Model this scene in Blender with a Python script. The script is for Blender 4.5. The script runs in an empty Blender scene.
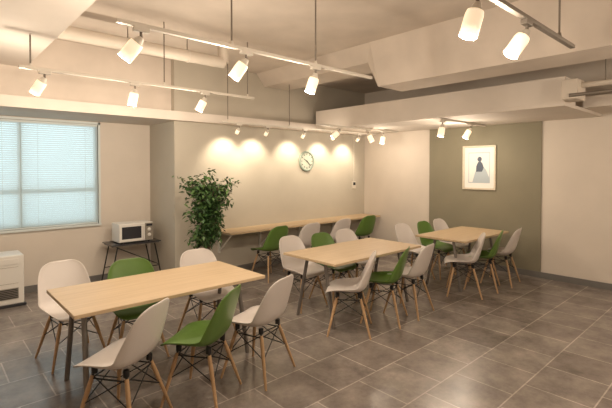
import bpy, bmesh, math, random
from mathutils import Vector, Matrix
random.seed(7)
S = bpy.context.scene
S.view_settings.view_transform = 'Standard'

# ------------------------------------------------------------ materials
def mat(name, col, rough=0.6, metal=0.0, noise=0.0, nscale=6.0, bump=0.0, emit=None, estr=0.0, trans=0.0, spec=0.5):
    m = bpy.data.materials.new(name); m.use_nodes = True
    nt = m.node_tree; b = nt.nodes['Principled BSDF']
    b.inputs['Base Color'].default_value = (*col, 1)
    b.inputs['Roughness'].default_value = rough
    b.inputs['Metallic'].default_value = metal
    b.inputs['Specular IOR Level'].default_value = spec
    tc = nt.nodes.new('ShaderNodeTexCoord')
    n = nt.nodes.new('ShaderNodeTexNoise'); n.inputs['Scale'].default_value = nscale
    n.inputs['Detail'].default_value = 5
    nt.links.new(tc.outputs['Object'], n.inputs['Vector'])
    mx = nt.nodes.new('ShaderNodeMixRGB'); mx.blend_type = 'MULTIPLY'; mx.inputs[0].default_value = 1
    mx.inputs[1].default_value = (*col, 1)
    mr = nt.nodes.new('ShaderNodeMapRange')
    mr.inputs[1].default_value = 0.3; mr.inputs[2].default_value = 0.7
    mr.inputs[3].default_value = 1 - noise; mr.inputs[4].default_value = 1 + noise * 0.3
    nt.links.new(n.outputs['Fac'], mr.inputs[0]); nt.links.new(mr.outputs[0], mx.inputs[2])
    nt.links.new(mx.outputs[0], b.inputs['Base Color'])
    if bump > 0:
        bp = nt.nodes.new('ShaderNodeBump'); bp.inputs['Strength'].default_value = bump
        bp.inputs['Distance'].default_value = 0.01
        nt.links.new(n.outputs['Fac'], bp.inputs['Height']); nt.links.new(bp.outputs[0], b.inputs['Normal'])
    if emit:
        b.inputs['Emission Color'].default_value = (*emit, 1); b.inputs['Emission Strength'].default_value = estr
    return m

M = {}
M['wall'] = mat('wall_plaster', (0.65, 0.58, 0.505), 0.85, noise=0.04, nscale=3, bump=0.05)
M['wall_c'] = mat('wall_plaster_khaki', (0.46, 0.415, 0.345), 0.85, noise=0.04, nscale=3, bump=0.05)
M['accent'] = mat('accent_olive_paint', (0.232, 0.208, 0.145), 0.8, noise=0.05, nscale=3)
M['ceil'] = mat('ceiling_concrete_paint', (0.62, 0.54, 0.465), 0.9, noise=0.12, nscale=2.5, bump=0.15)
M['beam'] = mat('beam_paint', (0.69, 0.62, 0.55), 0.85, noise=0.05, nscale=3)
M['base'] = mat('baseboard_grey', (0.16, 0.15, 0.14), 0.6, noise=0.05)
M['white'] = mat('white_shell_plastic', (0.63, 0.575, 0.54), 0.36, noise=0.01)
M['green'] = mat('green_shell_plastic', (0.10, 0.185, 0.035), 0.36, noise=0.02)
M['beech'] = mat('beech_leg_wood', (0.48, 0.30, 0.16), 0.5, noise=0.15, nscale=25)
M['black'] = mat('black_wire_steel', (0.03, 0.03, 0.03), 0.4, metal=0.6)
M['steel'] = mat('grey_leg_steel', (0.20, 0.18, 0.165), 0.4, metal=0.5)
M['frame'] = mat('window_aluminium', (0.62, 0.66, 0.65), 0.5)
M['appl'] = mat('appliance_white', (0.70, 0.67, 0.62), 0.4)
M['dark'] = mat('dark_glass_plastic', (0.03, 0.03, 0.035), 0.2)
M['grille'] = mat('heater_grille', (0.25, 0.22, 0.18), 0.5)
M['pot'] = mat('pot_ceramic', (0.25, 0.2, 0.16), 0.5, noise=0.1)
M['soil'] = mat('soil', (0.05, 0.035, 0.02), 0.95, noise=0.4, nscale=30)
M['bark'] = mat('ficus_bark', (0.16, 0.11, 0.07), 0.85, noise=0.4, nscale=20)
M['leaf'] = mat('ficus_leaf', (0.042, 0.098, 0.024), 0.45, noise=0.5, nscale=5)
M['leaf2'] = mat('ficus_leaf_light', (0.09, 0.17, 0.045), 0.45, noise=0.4, nscale=5)
M['rail'] = mat('lighting_rail', (0.60, 0.55, 0.48), 0.5)
M['raildark'] = mat('rail_dark_metal', (0.2, 0.17, 0.14), 0.5, metal=0.3)
M['lamp'] = mat('lamp_frosted_glass', (0.9, 0.83, 0.72), 0.5, emit=(1.0, 0.76, 0.50), estr=0.62)
M['lampend'] = mat('lamp_bulb_glow', (0.9, 0.9, 0.85), 0.5, emit=(1.0, 0.90, 0.70), estr=5)
M['clockrim'] = mat('clock_rim', (0.26, 0.31, 0.26), 0.4)
M['clockface'] = mat('clock_face', (0.42, 0.44, 0.37), 0.6)
M['paper'] = mat('paper_white', (0.8, 0.78, 0.74), 0.8)
M['ink'] = mat('ink_slate_blue', (0.10, 0.12, 0.16), 0.8)
M['ink2'] = mat('ink_pale_blue', (0.42, 0.48, 0.52), 0.8)
M['goldwood'] = mat('picture_frame_wood', (0.66, 0.58, 0.46), 0.5, noise=0.1, nscale=20)
M['duct'] = mat('duct_paint', (0.60, 0.53, 0.45), 0.6, noise=0.05)

def wood(name, c1, c2):
    m = bpy.data.materials.new(name); m.use_nodes = True; nt = m.node_tree; b = nt.nodes['Principled BSDF']
    tc = nt.nodes.new('ShaderNodeTexCoord'); mp = nt.nodes.new('ShaderNodeMapping')
    mp.inputs['Scale'].default_value = (1.2, 22, 22)
    n = nt.nodes.new('ShaderNodeTexNoise'); n.inputs['Scale'].default_value = 2; n.inputs['Detail'].default_value = 6
    r = nt.nodes.new('ShaderNodeValToRGB')
    r.color_ramp.elements[0].position = .3; r.color_ramp.elements[0].color = (*c1, 1)
    r.color_ramp.elements[1].position = .7; r.color_ramp.elements[1].color = (*c2, 1)
    nt.links.new(tc.outputs['Object'], mp.inputs[0]); nt.links.new(mp.outputs[0], n.inputs['Vector'])
    nt.links.new(n.outputs['Fac'], r.inputs[0]); nt.links.new(r.outputs[0], b.inputs['Base Color'])
    b.inputs['Roughness'].default_value = 0.42
    return m
M['oak'] = wood('light_oak_top', (0.45, 0.325, 0.195), (0.54, 0.405, 0.26))

def floor_mat():
    m = bpy.data.materials.new('floor_stone_tile'); m.use_nodes = True; nt = m.node_tree; b = nt.nodes['Principled BSDF']
    tc = nt.nodes.new('ShaderNodeTexCoord')
    br = nt.nodes.new('ShaderNodeTexBrick'); br.offset = 0.5; br.squash = 1
    br.inputs['Scale'].default_value = 1
    br.inputs['Brick Width'].default_value = 0.46; br.inputs['Row Height'].default_value = 0.46
    br.inputs['Mortar Size'].default_value = 0.006; br.inputs['Mortar Smooth'].default_value = 0.3
    br.inputs['Bias'].default_value = 0
    br.inputs['Color1'].default_value = (0.185, 0.155, 0.136, 1)
    br.inputs['Color2'].default_value = (0.250, 0.214, 0.190, 1)
    br.inputs['Mortar'].default_value = (0.40, 0.35, 0.31, 1)
    n = nt.nodes.new('ShaderNodeTexNoise'); n.inputs['Scale'].default_value = 3.0; n.inputs['Detail'].default_value = 10
    n.inputs['Roughness'].default_value = .74
    mr = nt.nodes.new('ShaderNodeMapRange')
    mr.inputs[1].default_value = .3; mr.inputs[2].default_value = .7; mr.inputs[3].default_value = .48; mr.inputs[4].default_value = 1.42
    mx = nt.nodes.new('ShaderNodeMixRGB'); mx.blend_type = 'MULTIPLY'; mx.inputs[0].default_value = 1
    L = nt.links.new
    L(tc.outputs['Object'], br.inputs['Vector']); L(tc.outputs['Object'], n.inputs['Vector'])
    L(n.outputs['Fac'], mr.inputs[0]); L(br.outputs['Color'], mx.inputs[1]); L(mr.outputs[0], mx.inputs[2])
    L(mx.outputs[0], b.inputs['Base Color'])
    b.inputs['Roughness'].default_value = 0.25
    bp = nt.nodes.new('ShaderNodeBump'); bp.inputs['Strength'].default_value = .10; bp.inputs['Distance'].default_value = .01
    L(n.outputs['Fac'], bp.inputs['Height']); L(bp.outputs[0], b.inputs['Normal'])
    return m
M['floor'] = floor_mat()

def slat_mat():
    m = bpy.data.materials.new('blind_slat'); m.use_nodes = True; nt = m.node_tree
    nt.nodes.clear(); o = nt.nodes.new('ShaderNodeOutputMaterial')
    d = nt.nodes.new('ShaderNodeBsdfDiffuse'); t = nt.nodes.new('ShaderNodeBsdfTranslucent'); mx = nt.nodes.new('ShaderNodeMixShader')
    d.inputs[0].default_value = (.60, .65, .65, 1); t.inputs[0].default_value = (.68, .78, .80, 1); mx.inputs[0].default_value = .5
    nt.links.new(d.outputs[0], mx.inputs[1]); nt.links.new(t.outputs[0], mx.inputs[2]); nt.links.new(mx.outputs[0], o.inputs[0])
    return m
M['slat'] = slat_mat()
def glass_mat():
    m = bpy.data.materials.new('window_glass'); m.use_nodes = True; nt = m.node_tree
    nt.nodes.clear(); o = nt.nodes.new('ShaderNodeOutputMaterial')
    d = nt.nodes.new('ShaderNodeBsdfTransparent'); t = nt.nodes.new('ShaderNodeBsdfGlossy'); mx = nt.nodes.new('ShaderNodeMixShader')
    d.inputs[0].default_value = (.92, .96, .95, 1); t.inputs['Roughness'].default_value = .02; mx.inputs[0].default_value = .06
    nt.links.new(d.outputs[0], mx.inputs[1]); nt.links.new(t.outputs[0], mx.inputs[2]); nt.links.new(mx.outputs[0], o.inputs[0])
    return m
M['glass'] = glass_mat()

# ------------------------------------------------------------ mesh builder
class MB:
    def __init__(s): s.v = []; s.f = []; s.m = []; s.sm = []; s.mats = []
    def mi(s, k):
        if k not in s.mats: s.mats.append(k)
        return s.mats.index(k)
    def add(s, vs, fs, k, smooth=False, M4=None):
        o = len(s.v); i = s.mi(k)
        for p in vs:
            p = Vector(p)
            if M4 is not None: p = M4 @ p
            s.v.append(tuple(p))
        for f in fs: s.f.append([o + a for a in f]); s.m.append(i); s.sm.append(smooth)
    def box(s, x0, x1, y0, y1, z0, z1, k, bev=0.0, M4=None):
        bm = bmesh.new(); bmesh.ops.create_cube(bm, size=1)
        for v in bm.verts:
            v.co = Vector(((x0 + x1) / 2 + v.co.x * (x1 - x0), (y0 + y1) / 2 + v.co.y * (y1 - y0), (z0 + z1) / 2 + v.co.z * (z1 - z0)))
        if bev > 0: bmesh.ops.bevel(bm, geom=bm.edges[:], offset=bev, segments=2, affect='EDGES', profile=.5)
        bm.verts.index_update()
        s.add([v.co for v in bm.verts], [[v.index for v in f.verts] for f in bm.faces], k, False, M4); bm.free()
    def tube(s, a, b, r0, r1, k, n=12, caps=True, M4=None, smooth=True):
        a = Vector(a); b = Vector(b); d = (b - a).normalized()
        x = d.orthogonal().normalized(); y = d.cross(x)
        vs = []
        for p, r in ((a, r0), (b, r1)):
            for i in range(n):
                t = 2 * math.pi * i / n; vs.append(p + x * (r * math.cos(t)) + y * (r * math.sin(t)))
        s.add(vs, [[i, (i + 1) % n, n + (i + 1) % n, n + i] for i in range(n)], k, smooth, M4)
        if caps: s.add(vs, [list(range(n))[::-1], list(range(n, 2 * n))], k, False, M4)
    def lathe(s, o, axis, prof, k, n=24, smooth=True):
        o = Vector(o); d = Vector(axis).normalized(); x = d.orthogonal().normalized(); y = d.cross(x); vs = []
        for (r, h) in prof:
            for i in range(n):
                t = 2 * math.pi * i / n; vs.append(o + d * h + x * (r * math.cos(t)) + y * (r * math.sin(t)))
        fs = []
        for j in range(len(prof) - 1):
            for i in range(n): fs.append([j * n + i, j * n + (i + 1) % n, (j + 1) * n + (i + 1) % n, (j + 1) * n + i])
        s.add(vs, fs, k, smooth)
    def mesh(s, name):
        me = bpy.data.meshes.new(name); me.from_pydata(s.v, [], s.f)
        for k in s.mats: me.materials.append(M[k])
        for p, i, q in zip(me.polygons, s.m, s.sm): p.material_index = i; p.use_smooth = q
        bm = bmesh.new(); bm.from_mesh(me); bmesh.ops.recalc_face_normals(bm, faces=bm.faces); bm.to_mesh(me); bm.free()
        me.update(); return me
    def obj(s, name, loc=(0, 0, 0), rz=0):
        o = bpy.data.objects.new(name, s.mesh(name)); S.collection.objects.link(o)
        o.location = loc; o.rotation_euler = (0, 0, rz); return o

def boxobj(name, x0, x1, y0, y1, z0, z1, k, bev=0):
    cx, cy, cz = (x0 + x1) / 2, (y0 + y1) / 2, (z0 + z1) / 2
    b = MB(); b.box(x0 - cx, x1 - cx, y0 - cy, y1 - cy, z0 - cz, z1 - cz, k, bev); return b.obj(name, (cx, cy, cz))

# ------------------------------------------------------------ room shell
XB = 7.1; YC = 5.9; YW = 6.8; XS = 2.77; X0 = -1.5; Y0 = -1.5; H = 3.3; T = .15
fl = boxobj('floor', X0 - T, XB + T, Y0 - T, YW + T, -.1, 0, 'floor')
boxobj('ceiling', X0 - T, XB + T, Y0 - T, YW + T, H, H + .1, 'ceil')
boxobj('wall_back', XB, XB + T, Y0 - T, YW + T, 0, H, 'wall')
boxobj('wall_accent', XB - .02, XB, 2.37, 4.31, 0, 2.42, 'accent')
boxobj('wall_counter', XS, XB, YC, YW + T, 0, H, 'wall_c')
boxobj('wall_near', X0 - T, XB, Y0 - T, Y0, 0, H, 'wall')
boxobj('wall_left', X0 - T, X0, Y0, YW + T, 0, H, 'wall')
WX0, WX1, WZ0, WZ1 = -.9, 1.98, .87, 2.35
b = MB()
b.box(X0, WX0, YW, YW + T, 0, H, 'wall'); b.box(WX1, XS, YW, YW + T, 0, H, 'wall')
b.box(WX0, WX1, YW, YW + T, 0, WZ0, 'wall'); b.box(WX0, WX1, YW, YW + T, WZ1, H, 'wall')
b.obj('wall_window')
boxobj('baseboard_back', XB - .035, XB - .02, Y0, YC, 0, .09, 'base')
boxobj('baseboard_counter', XS, XB - .04, YC - .015, YC, 0, .09, 'base')
boxobj('baseboard_window', X0, XS, YW - .015, YW, 0, .09, 'base')

# window
b = MB()
fw = .045
for z in (WZ0, WZ1 - fw, 1.35): b.box(WX0, WX1, YW + .03, YW + .08, z, z + fw, 'frame')
for x in (WX0, -.0, .98, WX1 - fw): b.box(x, x + fw, YW + .025, YW + .085, WZ0 + .001, WZ1 - .001, 'frame')
b.box(WX0 + .01, WX1 - .01, YW + .05, YW + .055, WZ0 + .01, WZ1 - .01, 'glass')
b.box(WX0 - .03, WX1 + .03, YW - .04, YW + .02, WZ0 - .03, WZ0, 'frame')
b.box(WX1, WX1 + .03, YW - .02, YW + .02, WZ0, WZ1 + .03, 'frame')
b.box(WX0 - .03, WX1 + .03, YW - .02, YW + .02, WZ1, WZ1 + .03, 'frame')
b.obj('window_1')
b = MB()
z = WZ0 + .03
ya = YW + .0
while z < WZ1 - .03:
    for (xa, xb) in ((WX0 + .02, 1.0), (1.01, WX1 - .01)):
        b.add([(xa, ya - .010, z), (xb, ya - .010, z), (xb, ya + .006, z + .027), (xa, ya + .006, z + .027)], [[0, 1, 2, 3]], 'slat')
    z += .029
for x in (-.6, .2, .8, 1.2, 1.8): b.box(x, x + .003, ya - .013, ya - .011, WZ0 + .01, WZ1 - .02, 'frame')
b.box(WX0 + .02, WX1 - .01, ya - .012, ya + .018, WZ1 - .035, WZ1 - .005, 'frame')
b.box(WX0 + .02, WX1 - .01, ya - .01, ya + .01, WZ0 + .005, WZ0 + .022, 'frame')
b.obj('venetian_blind')

# ------------------------------------------------------------ beams / soffits
boxobj('ceiling_beam', .25, .95, Y0, YW, 2.9, H, 'beam')
b = MB()
def sect(y, zb): return [(4.25, y, H), (4.42, y, zb), (4.95, y, zb), (5.1, y, H)]
vs = sect(Y0, 2.76) + sect(3.45, 2.76) + sect(3.62, 3.10) + sect(YC + .2, 3.10)
fs = []
for j in range(3):
    for i in range(3): fs.append([j * 4 + i, j * 4 + i + 1, j * 4 + i + 5, j * 4 + i + 4])
    fs.append([j * 4 + 3, j * 4, j * 4 + 4, j * 4 + 7])
fs += [[0, 1, 2, 3], [12, 13, 14, 15]]
b.add(vs, fs, 'ceil')
b.obj('ceiling_beam')
b = MB(); b.box(X0, XB, 5.76, YW, 2.39, 2.52, 'beam'); b.box(X0, 5.9, 6.0, YW, 2.52, H, 'ceil'); b.obj('ceiling_soffit_window')
b = MB(); b.box(5.5, XB, 1.6, 5.75, 2.42, 2.46, 'beam'); b.box(5.5, 5.9, 1.6, 5.75, 2.46, 2.76, 'beam', .004)
b.box(6.2, XB, Y0, 1.6, 2.46, 2.6, 'beam')
b.obj('ceiling_soffit_back')
b = MB()
b.tube((.8, 4.75, 3.05), (2.9, 4.75, 3.05), .07, .07, 'duct', 16)
b.tube((2.9, 4.75, 3.05), (2.9, 4.75, 3.3), .07, .07, 'duct', 16)
for x in (1.0, 1.7, 2.4): b.tube((x, 4.75, 3.05), (x + .015, 4.75, 3.05), .078, .078, 'rail', 16); b.tube((x, 4.75, 3.1), (x, 4.75, 3.3), .006, .006, 'raildark', 6)
b.obj('ceiling_duct')
b = MB()
b.tube((5.45, .2, 2.62), (5.45, 1.45, 2.62), .03, .03, 'duct', 12); b.tube((5.3, .2, 2.5), (5.3, 1.5, 2.5), .02, .02, 'raildark', 10)
b.box(5.3, 5.6, 1.42, 1.58, 2.46, 2.68, 'duct', .01)
for y in (.6, 1.2): b.tube((5.45, y, 2.62), (5.45, y, 3.3), .006, .006, 'raildark', 6)
b.obj('ceiling_pipe')

# ------------------------------------------------------------ track lights
RL = Vector((-.738, .674, 0))
def track(x0, x1, y, z, heads, rods, power=31, s=1.0, k='rail', dirv=None, spot=None):
    b = MB()
    b.box(x0, x1, y - .017, y + .017, z - .012, z + .014, k, .003)
    for x in rods: b.tube((x, y, z), (x, y, H), .007, .007, 'raildark', 8); b.tube((x, y, z + .01), (x, y, z + .04), .016, .012, k, 10)
    lights = []
    for (x, tilt) in heads:
        t = math.radians(tilt); d = (Vector((0, 0, -1)) * math.cos(t) + (dirv or RL) * math.sin(t)).normalized()
        b.box(x - .05, x + .05, y - .02, y + .02, z - .04, z - .011, k, .004)
        b.tube((x, y, z - .03), (x, y, z - .075), .010, .010, 'raildark', 8)
        p = Vector((x, y, z - .075)) 
        b.lathe(p - d * .005, d, [(.0, 0), (.018 * s, 0), (.022 * s, .01), (.03 * s, .035), (.042 * s, .045)], 'rail', 20)
        b.lathe(p, d, [(.042 * s, .04), (.046 * s, .06 * s), (.046 * s, .17 * s), (.044 * s, .172 * s), (.043 * s, .155 * s)], 'lamp', 24)
        b.lathe(p, d, [(.043 * s, .16 * s), (.02 * s, .165 * s), (0, .165 * s)], 'lampend', 20)
        lights.append((p + d * (.165 * s + .045), d))
    o = b.obj('track_light')
    for q, d in lights:
        l = bpy.data.lights.new('lamp', 'SPOT' if spot else 'POINT'); l.energy = power; l.color = (1, .85, .675); l.shadow_soft_size = .045
        lo = bpy.data.objects.new('lamp_bulb', l); S.collection.objects.link(lo); lo.location = q; lo.parent = o
        if spot:
            l.spot_size = math.radians(spot); l.spot_blend = .7; l.color = (1, .84, .62)
            lo.rotation_euler = d.to_track_quat('-Z', 'Y').to_euler()
    return o
track(.90, 3.35, 2.7, 2.6, [(1.05, 40), (1.85, 35), (2.58, 18)], [1.72, 2.58])
track(.66, 3.2, 4.5, 2.6, [(.86, 35), (1.68, 12), (2.50, 28)], [.75, 2.0, 3.1])
track(1.7, 3.6, 1.0, 2.6, [(2.08, 16), (2.72, 35)], [1.8, 3.3], k='raildark')
track(3.6, 6.0, -.4, 2.6, [(4.0, 20), (5.4, 20)], [3.8, 5.8], power=38, k='raildark')  # added fill: invented out-of-view track, put in to brighten the near right side
track(5.55, 6.95, 3.2, 2.40, [(5.60, 10), (6.45, 30)], [], power=20)
track(4.7, 6.9, 4.9, 2.40, [(5.25, 50), (6.0, -25), (6.45, 10)], [], power=9)
track(3.3, 6.9, 5.45, 2.385, [(3.6, 42), (4.15, 42), (4.95, 42), (5.7, 42), (6.4, 42)], [3.4, 4.6], power=30, s=.62, dirv=Vector((0, 1, 0)), spot=100)

# ------------------------------------------------------------ chairs
def shell_mesh():
    P = [(.238, .408, .13, 0), (.232, .428, .18, .004), (.205, .445, .210, .012), (.12, .449, .228, .032), (.02, .438, .236, .05),
         (-.08, .430, .238, .066), (-.145, .444, .236, .082), (-.188, .490, .232, .09), (-.210, .56, .226, .08), (-.230, .64, .218, .062),
         (-.250, .72, .205, .045), (-.266, .785, .178, .03), (-.273, .817, .135, .015), (-.275, .832, .07, .004)]
    n = 11; vs = []; fs = []
    for j, (y, z, w, c) in enumerate(P):
        a = P[max(0, j - 1)]; e = P[min(len(P) - 1, j + 1)]
        t = Vector((e[0] - a[0], e[1] - a[1])).normalized(); nn = (t.y, -t.x)
        for i in range(n):
            u = -1 + 2 * i / (n - 1); k = c * abs(u) ** 2.3
            vs.append((w * math.sin(u * math.pi / 2 * .92) / math.sin(math.pi / 2 * .92), y + nn[0] * k, z + nn[1] * k))
    for j in range(len(P) - 1):
        for i in range(n - 1): fs.append([j * n + i, j * n + i + 1, (j + 1) * n + i + 1, (j + 1) * n + i])
    me = bpy.data.meshes.new('tmp'); me.from_pydata(vs, [], fs)
    o = bpy.data.objects.new('tmp', me); S.collection.objects.link(o)
    m = o.modifiers.new('s', 'SOLIDIFY'); m.thickness = .009; m.offset = 0
    m = o.modifiers.new('b', 'SUBSURF'); m.levels = 1; m.render_levels = 1
    dg = bpy.context.evaluated_depsgraph_get(); ev = bpy.data.meshes.new_from_object(o.evaluated_get(dg))
    r = ([tuple(v.co) for v in ev.vertices], [list(p.vertices) for p in ev.polygons])
    bpy.data.objects.remove(o); bpy.data.meshes.remove(me); bpy.data.meshes.remove(ev)
    return r
SH = shell_mesh()
def chair_mesh(k):
    b = MB(); b.add(SH[0], SH[1], k, True)
    tops = {}; feet = {}
    for sx in (-1, 1):
        for sy in (-1, 1):
            t = Vector((sx * .125, sy * .115 + .0, .405)); f = Vector((sx * .225, sy * .215 - .01, 0))
            tops[sx, sy] = t; feet[sx, sy] = f
            m = t.lerp(f, .28)
            b.tube(t.lerp(f, .08), m, .013, .0155, 'beech', 10); b.tube(m, f, .0155, .0095, 'beech', 10)
            b.tube(t.lerp(f, -.05), t.lerp(f, .2), .008, .008, 'black', 8)
            b.tube(t + Vector((0, 0, .022)), t + Vector((0, 0, -.02)), .02, .02, 'black', 10)
    for sx in (-1, 1):
        a = tops[sx, 1].lerp(feet[sx, 1], .12); c = tops[sx, -1].lerp(feet[sx, -1], .12)
        b.tube(a, c, .005, .005, 'black', 6)
        b.tube(tops[sx, 1].lerp(feet[sx, 1], .08), tops[sx, -1].lerp(feet[sx, -1], .5), .0042, .0042, 'black', 6)
        b.tube(tops[sx, -1].lerp(feet[sx, -1], .08), tops[sx, 1].lerp(feet[sx, 1], .5), .0042, .0042, 'black', 6)
    for sy in (-1, 1):
        b.tube(tops[1, sy].lerp(feet[1, sy], .12), tops[-1, sy].lerp(feet[-1, sy], .12), .005, .005, 'black', 6)
        b.tube(tops[1, sy].lerp(feet[1, sy], .08), tops[-1, sy].lerp(feet[-1, sy], .5), .0042, .0042, 'black', 6)
        b.tube(tops[-1, sy].lerp(feet[-1, sy], .08), tops[1, sy].lerp(feet[1, sy], .5), .0042, .0042, 'black', 6)
    return b.mesh('dining_chair')
CM = {'w': chair_mesh('white'), 'g': chair_mesh('green')}
CH = [('w', .99, 4.20, 276), ('g', 1.44, 3.86, 262), ('w', 2.16, 3.86, 268),
      ('w', .98, 2.88, 125), ('g', 1.53, 2.83, 126), ('w', 2.06, 2.85, 110),
      ('w', 3.48, 3.87, 272), ('g', 3.95, 3.79, 270), ('w', 4.42, 3.80, 268),
      ('w', 3.31, 2.95, 128), ('g', 3.83, 2.90, 115), ('w', 4.25, 2.86, 100),
      ('w', 5.55, 3.62, 270), ('g', 6.05, 3.55, 270), ('w', 6.53, 3.55, 270),
      ('w', 5.42, 2.78, 120), ('g', 5.89, 2.74, 110), ('w', 6.35, 2.68, 98),
      ('g', 3.98, 5.20, 95), ('w', 4.60, 5.13, 90), ('w', 5.38, 5.16, 90), ('g', 6.1, 5.18, 88)]
for c, x, y, a in CH:
    o = bpy.data.objects.new('dining_chair', CM[c]); S.collection.objects.link(o)
    o.location = (x, y, 0); o.rotation_euler = (0, 0, math.radians(a - 90))

# ------------------------------------------------------------ tables
def table(cx, cy, L, W, name='dining_table', h=.72):
    b = MB()
    b.box(-L / 2, L / 2, -W / 2, W / 2, h - .028, h, 'oak', .004)
    for sx in (-1, 1):
        x = sx * (L / 2 - .13); xf = sx * (L / 2 - .11)
        for sy in (-1, 1):
            b.tube((x, sy * .14, h - .03), (xf, sy * (W / 2 - .13), 0.0), .019, .019, 'steel', 12)
        b.box(x - .02, x + .02, -W / 2 + .12, W / 2 - .12, h - .055, h - .0285, 'steel', .003)
    b.box(-L / 2 + .13, L / 2 - .13, -.02, .02, h - .055, h - .03, 'steel', .003)
    return b.obj(name, (cx, cy, 0))
table(1.53, 3.50, 1.58, .82)
table(3.89, 3.37, 1.58, .83)
table(6.05, 3.10, 1.38, .78)
b = MB(); yb = YC - .004
b.box(3.42, 7.04, 5.42, yb, .69, .72, 'oak', .003)
for x in (3.5, 4.3, 5.2, 6.1, 7.0):
    b.box(x - .015, x + .015, 5.86, yb, .35, .69, 'appl'); b.box(x - .015, x + .015, 5.5, yb, .665, .69, 'appl')
    b.tube((x, 5.87, .38), (x, 5.52, .67), .012, .012, 'appl', 8)
b.obj('counter_table')

# ------------------------------------------------------------ ficus
def ficus(loc):
    b = MB()
    b.lathe((0, 0, 0), (0, 0, 1), [(0, 0), (.12, 0), (.16, .27), (.17, .30), (.15, .30), (.145, .27), (0, .27)], 'pot', 24)
    b.lathe((0, 0, .271), (0, 0, 1), [(0.143, 0), (.07, .008), (0, .012)], 'soil', 16)
    tips = []
    for q in range(3):
        a = q * 2.1; pts = []
        for i in range(9):
            t = i / 8; z = .27 + t * 1.12
            r = .03 + .08 * t * t
            pts.append(Vector((r * math.cos(a + t * 3), r * math.sin(a + t * 3), z)))
        for i in range(8): b.tube(pts[i], pts[i + 1], .015 - .001 * i, .014 - .001 * i, 'bark', 8)
        for i in range(3, 9):
            for w in range(7):
                p = pts[i]; aa = random.uniform(0, 6.28); el = random.uniform(-.1, 1.1); ln = random.uniform(.16, .31)
                e = p + Vector((math.cos(aa) * math.cos(el), math.sin(aa) * math.cos(el), math.sin(el))) * ln
                b.tube(p, e, .005, .002, 'bark', 5); tips.append((p, e))
    for p, e in tips:
        for w in range(24):
            t = random.uniform(.25, 1.1); c = p.lerp(e, t) + Vector([random.gauss(0, .042) for _ in range(3)])
            d = Vector((random.gauss(0, 1), random.gauss(0, 1), random.gauss(-.6, .6))).normalized()
            sd = d.cross(Vector((random.gauss(0, .4), random.gauss(0, .4), 1))).normalized()
            up = sd.cross(d); L = random.uniform(.06, .095); wd = L * .25
            k = 'leaf' if random.random() < .72 else 'leaf2'
            b.add([c, c + d * L * .35 + sd * wd + up * .006, c + d * L, c + d * L * .35 - sd * wd + up * .006, c + d * L * .4],
                  [[0, 1, 4], [1, 2, 4], [2, 3, 4], [3, 0, 4]], k)
    return b.obj('potted_ficus', loc)
ficus((2.95, 5.26, 0))

# ------------------------------------------------------------ microwave + side table
b = MB()
X1, X2, Y1, Y2 = 1.99, 2.71, 6.25, 6.68
b.box(X1, X2, Y1, Y2, .585, .60, 'dark', .003)
b.box(X1 + .02, X2 - .02, Y1 + .02, Y2 - .02, .565, .584, 'steel')
for y in (Y1 + .03, Y2 - .03):
    b.tube((X1 + .09, y, .57), (X1 - .02, y, .01), .010, .010, 'black', 8)
    b.tube((X2 - .09, y, .57), (X2 + .02, y, .01), .010, .010, 'black', 8)
    b.tube((X1 + .02, y, .22), (X2 - .02, y, .22), .007, .007, 'black', 8)
    b.tube((X1 + .09, y, .55), (X2 - .02, y, .23), .006, .006, 'black', 8)
for x in (X1 - .02, X2 + .02): b.tube((x, Y1 + .02, .012), (x, Y2 - .02, .012), .010, .010, 'black', 8)
b.obj('side_table')
b = MB()
mx0, mx1, my0, my1, mz0, mz1 = 2.11, 2.61, 6.29, 6.63, .612, .885
b.box(mx0, mx1, my0 + .015, my1, mz0, mz1, 'appl', .008)
b.box(mx0, mx0 + .37, my0, my0 + .016, mz0 + .01, mz1 - .01, 'appl', .004)
b.box(mx0 + .035, mx0 + .315, my0 - .003, my0 + .002, mz0 + .05, mz1 - .045, 'dark', .001)
b.box(mx0 + .374, mx1 - .004, my0 + .002, my0 + .016, mz0 + .01, mz1 - .01, 'grille', .003)
b.box(mx0 + .335, mx0 + .352, my0 - .025, my0 - .012, mz0 + .04, mz1 - .04, 'appl', .004)
for z in (mz0 + .05, mz1 - .06): b.box(mx0 + .337, mx0 + .35, my0 - .014, my0 + .002, z, z + .012, 'appl')
for z in (.70, .78): b.lathe((mx0 + .435, my0 + .002, z), (0, -1, 0), [(.025, 0), (.022, .018), (0, .018)], 'appl', 16)
b.box(mx0 + .39, mx0 + .48, my0 - .0005, my0 + .003, .83, .86, 'dark')
for x in (mx0 + .05, mx1 - .05):
    for y in (my0 + .06, my1 - .05): b.tube((x, y, .60), (x, y, .614), .012, .012, 'dark', 8)
b.obj('microwave_oven')

# space heater
b = MB()
b.box(.18, .94, 6.22, 6.62, .03, .63, 'appl', .012)
b.box(.16, .96, 6.20, 6.64, 0, .035, 'dark', .005)
b.box(.24, .88, 6.212, 6.222, .10, .23, 'grille')
for i in range(6): b.box(.25, .87, 6.205, 6.214, .11 + i * .02, .118 + i * .02, 'dark')
b.box(.24, .88, 6.212, 6.222, .52, .59, 'appl', .002)
b.box(.30, .50, 6.208, 6.214, .535, .575, 'dark')
b.box(.24, .88, 6.216, 6.221, .285, .288, 'grille'); b.box(.24, .88, 6.216, 6.221, .485, .488, 'grille')
b.obj('space_heater')

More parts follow.
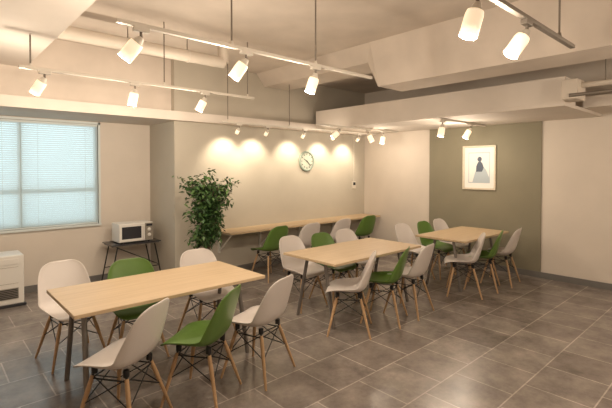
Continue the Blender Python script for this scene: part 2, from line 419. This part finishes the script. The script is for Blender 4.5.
# clock
b = MB(); c = Vector((5.39, YC, 1.83))
b.lathe(c, (0, -1, 0), [(.19, 0), (.195, .02), (.185, .035), (.155, .03), (.155, .02)], 'clockrim', 40)
b.lathe(c, (0, -1, 0), [(.156, .021), (0, .021)], 'clockface', 40, False)
for i in range(12):
    a = i * math.pi / 6; d = Vector((math.sin(a), 0, math.cos(a)))
    b.tube(c + d * .115 + Vector((0, -.023, 0)), c + d * .142 + Vector((0, -.023, 0)), .005, .005, 'dark', 6)
for a, L in ((5.2, .09), (2.3, .13)):
    d = Vector((math.sin(a), 0, math.cos(a))); b.tube(c + Vector((0, -.027, 0)) - d * .02, c + d * L + Vector((0, -.027, 0)), .006, .004, 'dark', 6)
b.tube(c + Vector((0, -.02, 0)), c + Vector((0, -.034, 0)), .01, .01, 'dark', 10)
b.obj('wall_clock')

# framed picture on accent wall
b = MB(); xw = XB - .02; pa, pb, za, zb = 3.06, 3.64, 1.33, 2.08; f = .03
b.box(xw - .03, xw, pa, pa + f, za, zb, 'goldwood', .003); b.box(xw - .03, xw, pb - f, pb, za, zb, 'goldwood', .003)
b.box(xw - .03, xw, pa + f, pb - f, za, za + f, 'goldwood', .003); b.box(xw - .03, xw, pa + f, pb - f, zb - f, zb, 'goldwood', .003)
b.box(xw - .01, xw, pa + f, pb - f, za + f, zb - f, 'paper')
def pic(pts, k, off):
    vs = [(xw - .01 - off, pb - f - u * (pb - pa - 2 * f), za + f + v * (zb - za - 2 * f)) for u, v in pts]
    b.add(vs, [list(range(len(vs)))], k)
pic([(.14, .12), (.86, .12), (.86, .88), (.14, .88)], 'ink2', .001)
pic([(.16, .14), (.84, .14), (.84, .86), (.16, .86)], 'paper', .0015)
pic([(.28, .14), (.84, .14), (.84, .26), (.74, .44), (.64, .54), (.46, .54), (.36, .36)], 'ink2', .002)
pic([(.40, .40), (.60, .40), (.66, .50), (.62, .60), (.55, .66), (.47, .64), (.41, .54)], 'ink', .003)
pic([(.52 + .075 * math.cos(t * .5236), .71 + .062 * math.sin(t * .5236)) for t in range(12)], 'ink', .0035)
b.obj('framed_picture')

# thermostat
b = MB()
b.box(6.68, 6.79, YC - .03, YC, 1.27, 1.42, 'rail', .006); b.box(6.70, 6.77, YC - .034, YC - .029, 1.34, 1.40, 'dark')
b.tube((6.735, YC - .012, 1.42), (6.735, YC - .012, 2.38), .008, .008, 'rail', 8)
b.obj('wall_thermostat')

# ------------------------------------------------------------ world + camera
w = bpy.data.worlds.new('world'); S.world = w; w.use_nodes = True
bg = w.node_tree.nodes['Background']; bg.inputs[0].default_value = (.82, .93, 1, 1); bg.inputs[1].default_value = 2.2

cam = bpy.data.cameras.new('camera'); co = bpy.data.objects.new('camera', cam); S.collection.objects.link(co)
cam.sensor_width = 36; cam.lens = 423 / 612 * 36; cam.clip_start = .05
pitch = math.radians(1.2)
cam.shift_y = -(36 - 423 * math.tan(pitch)) / 612
fw_ = Vector((.674 * math.cos(pitch), .738 * math.cos(pitch), -math.sin(pitch)))
co.location = (0, 0, 1.7); co.rotation_euler = fw_.to_track_quat('-Z', 'Y').to_euler()
S.camera = co
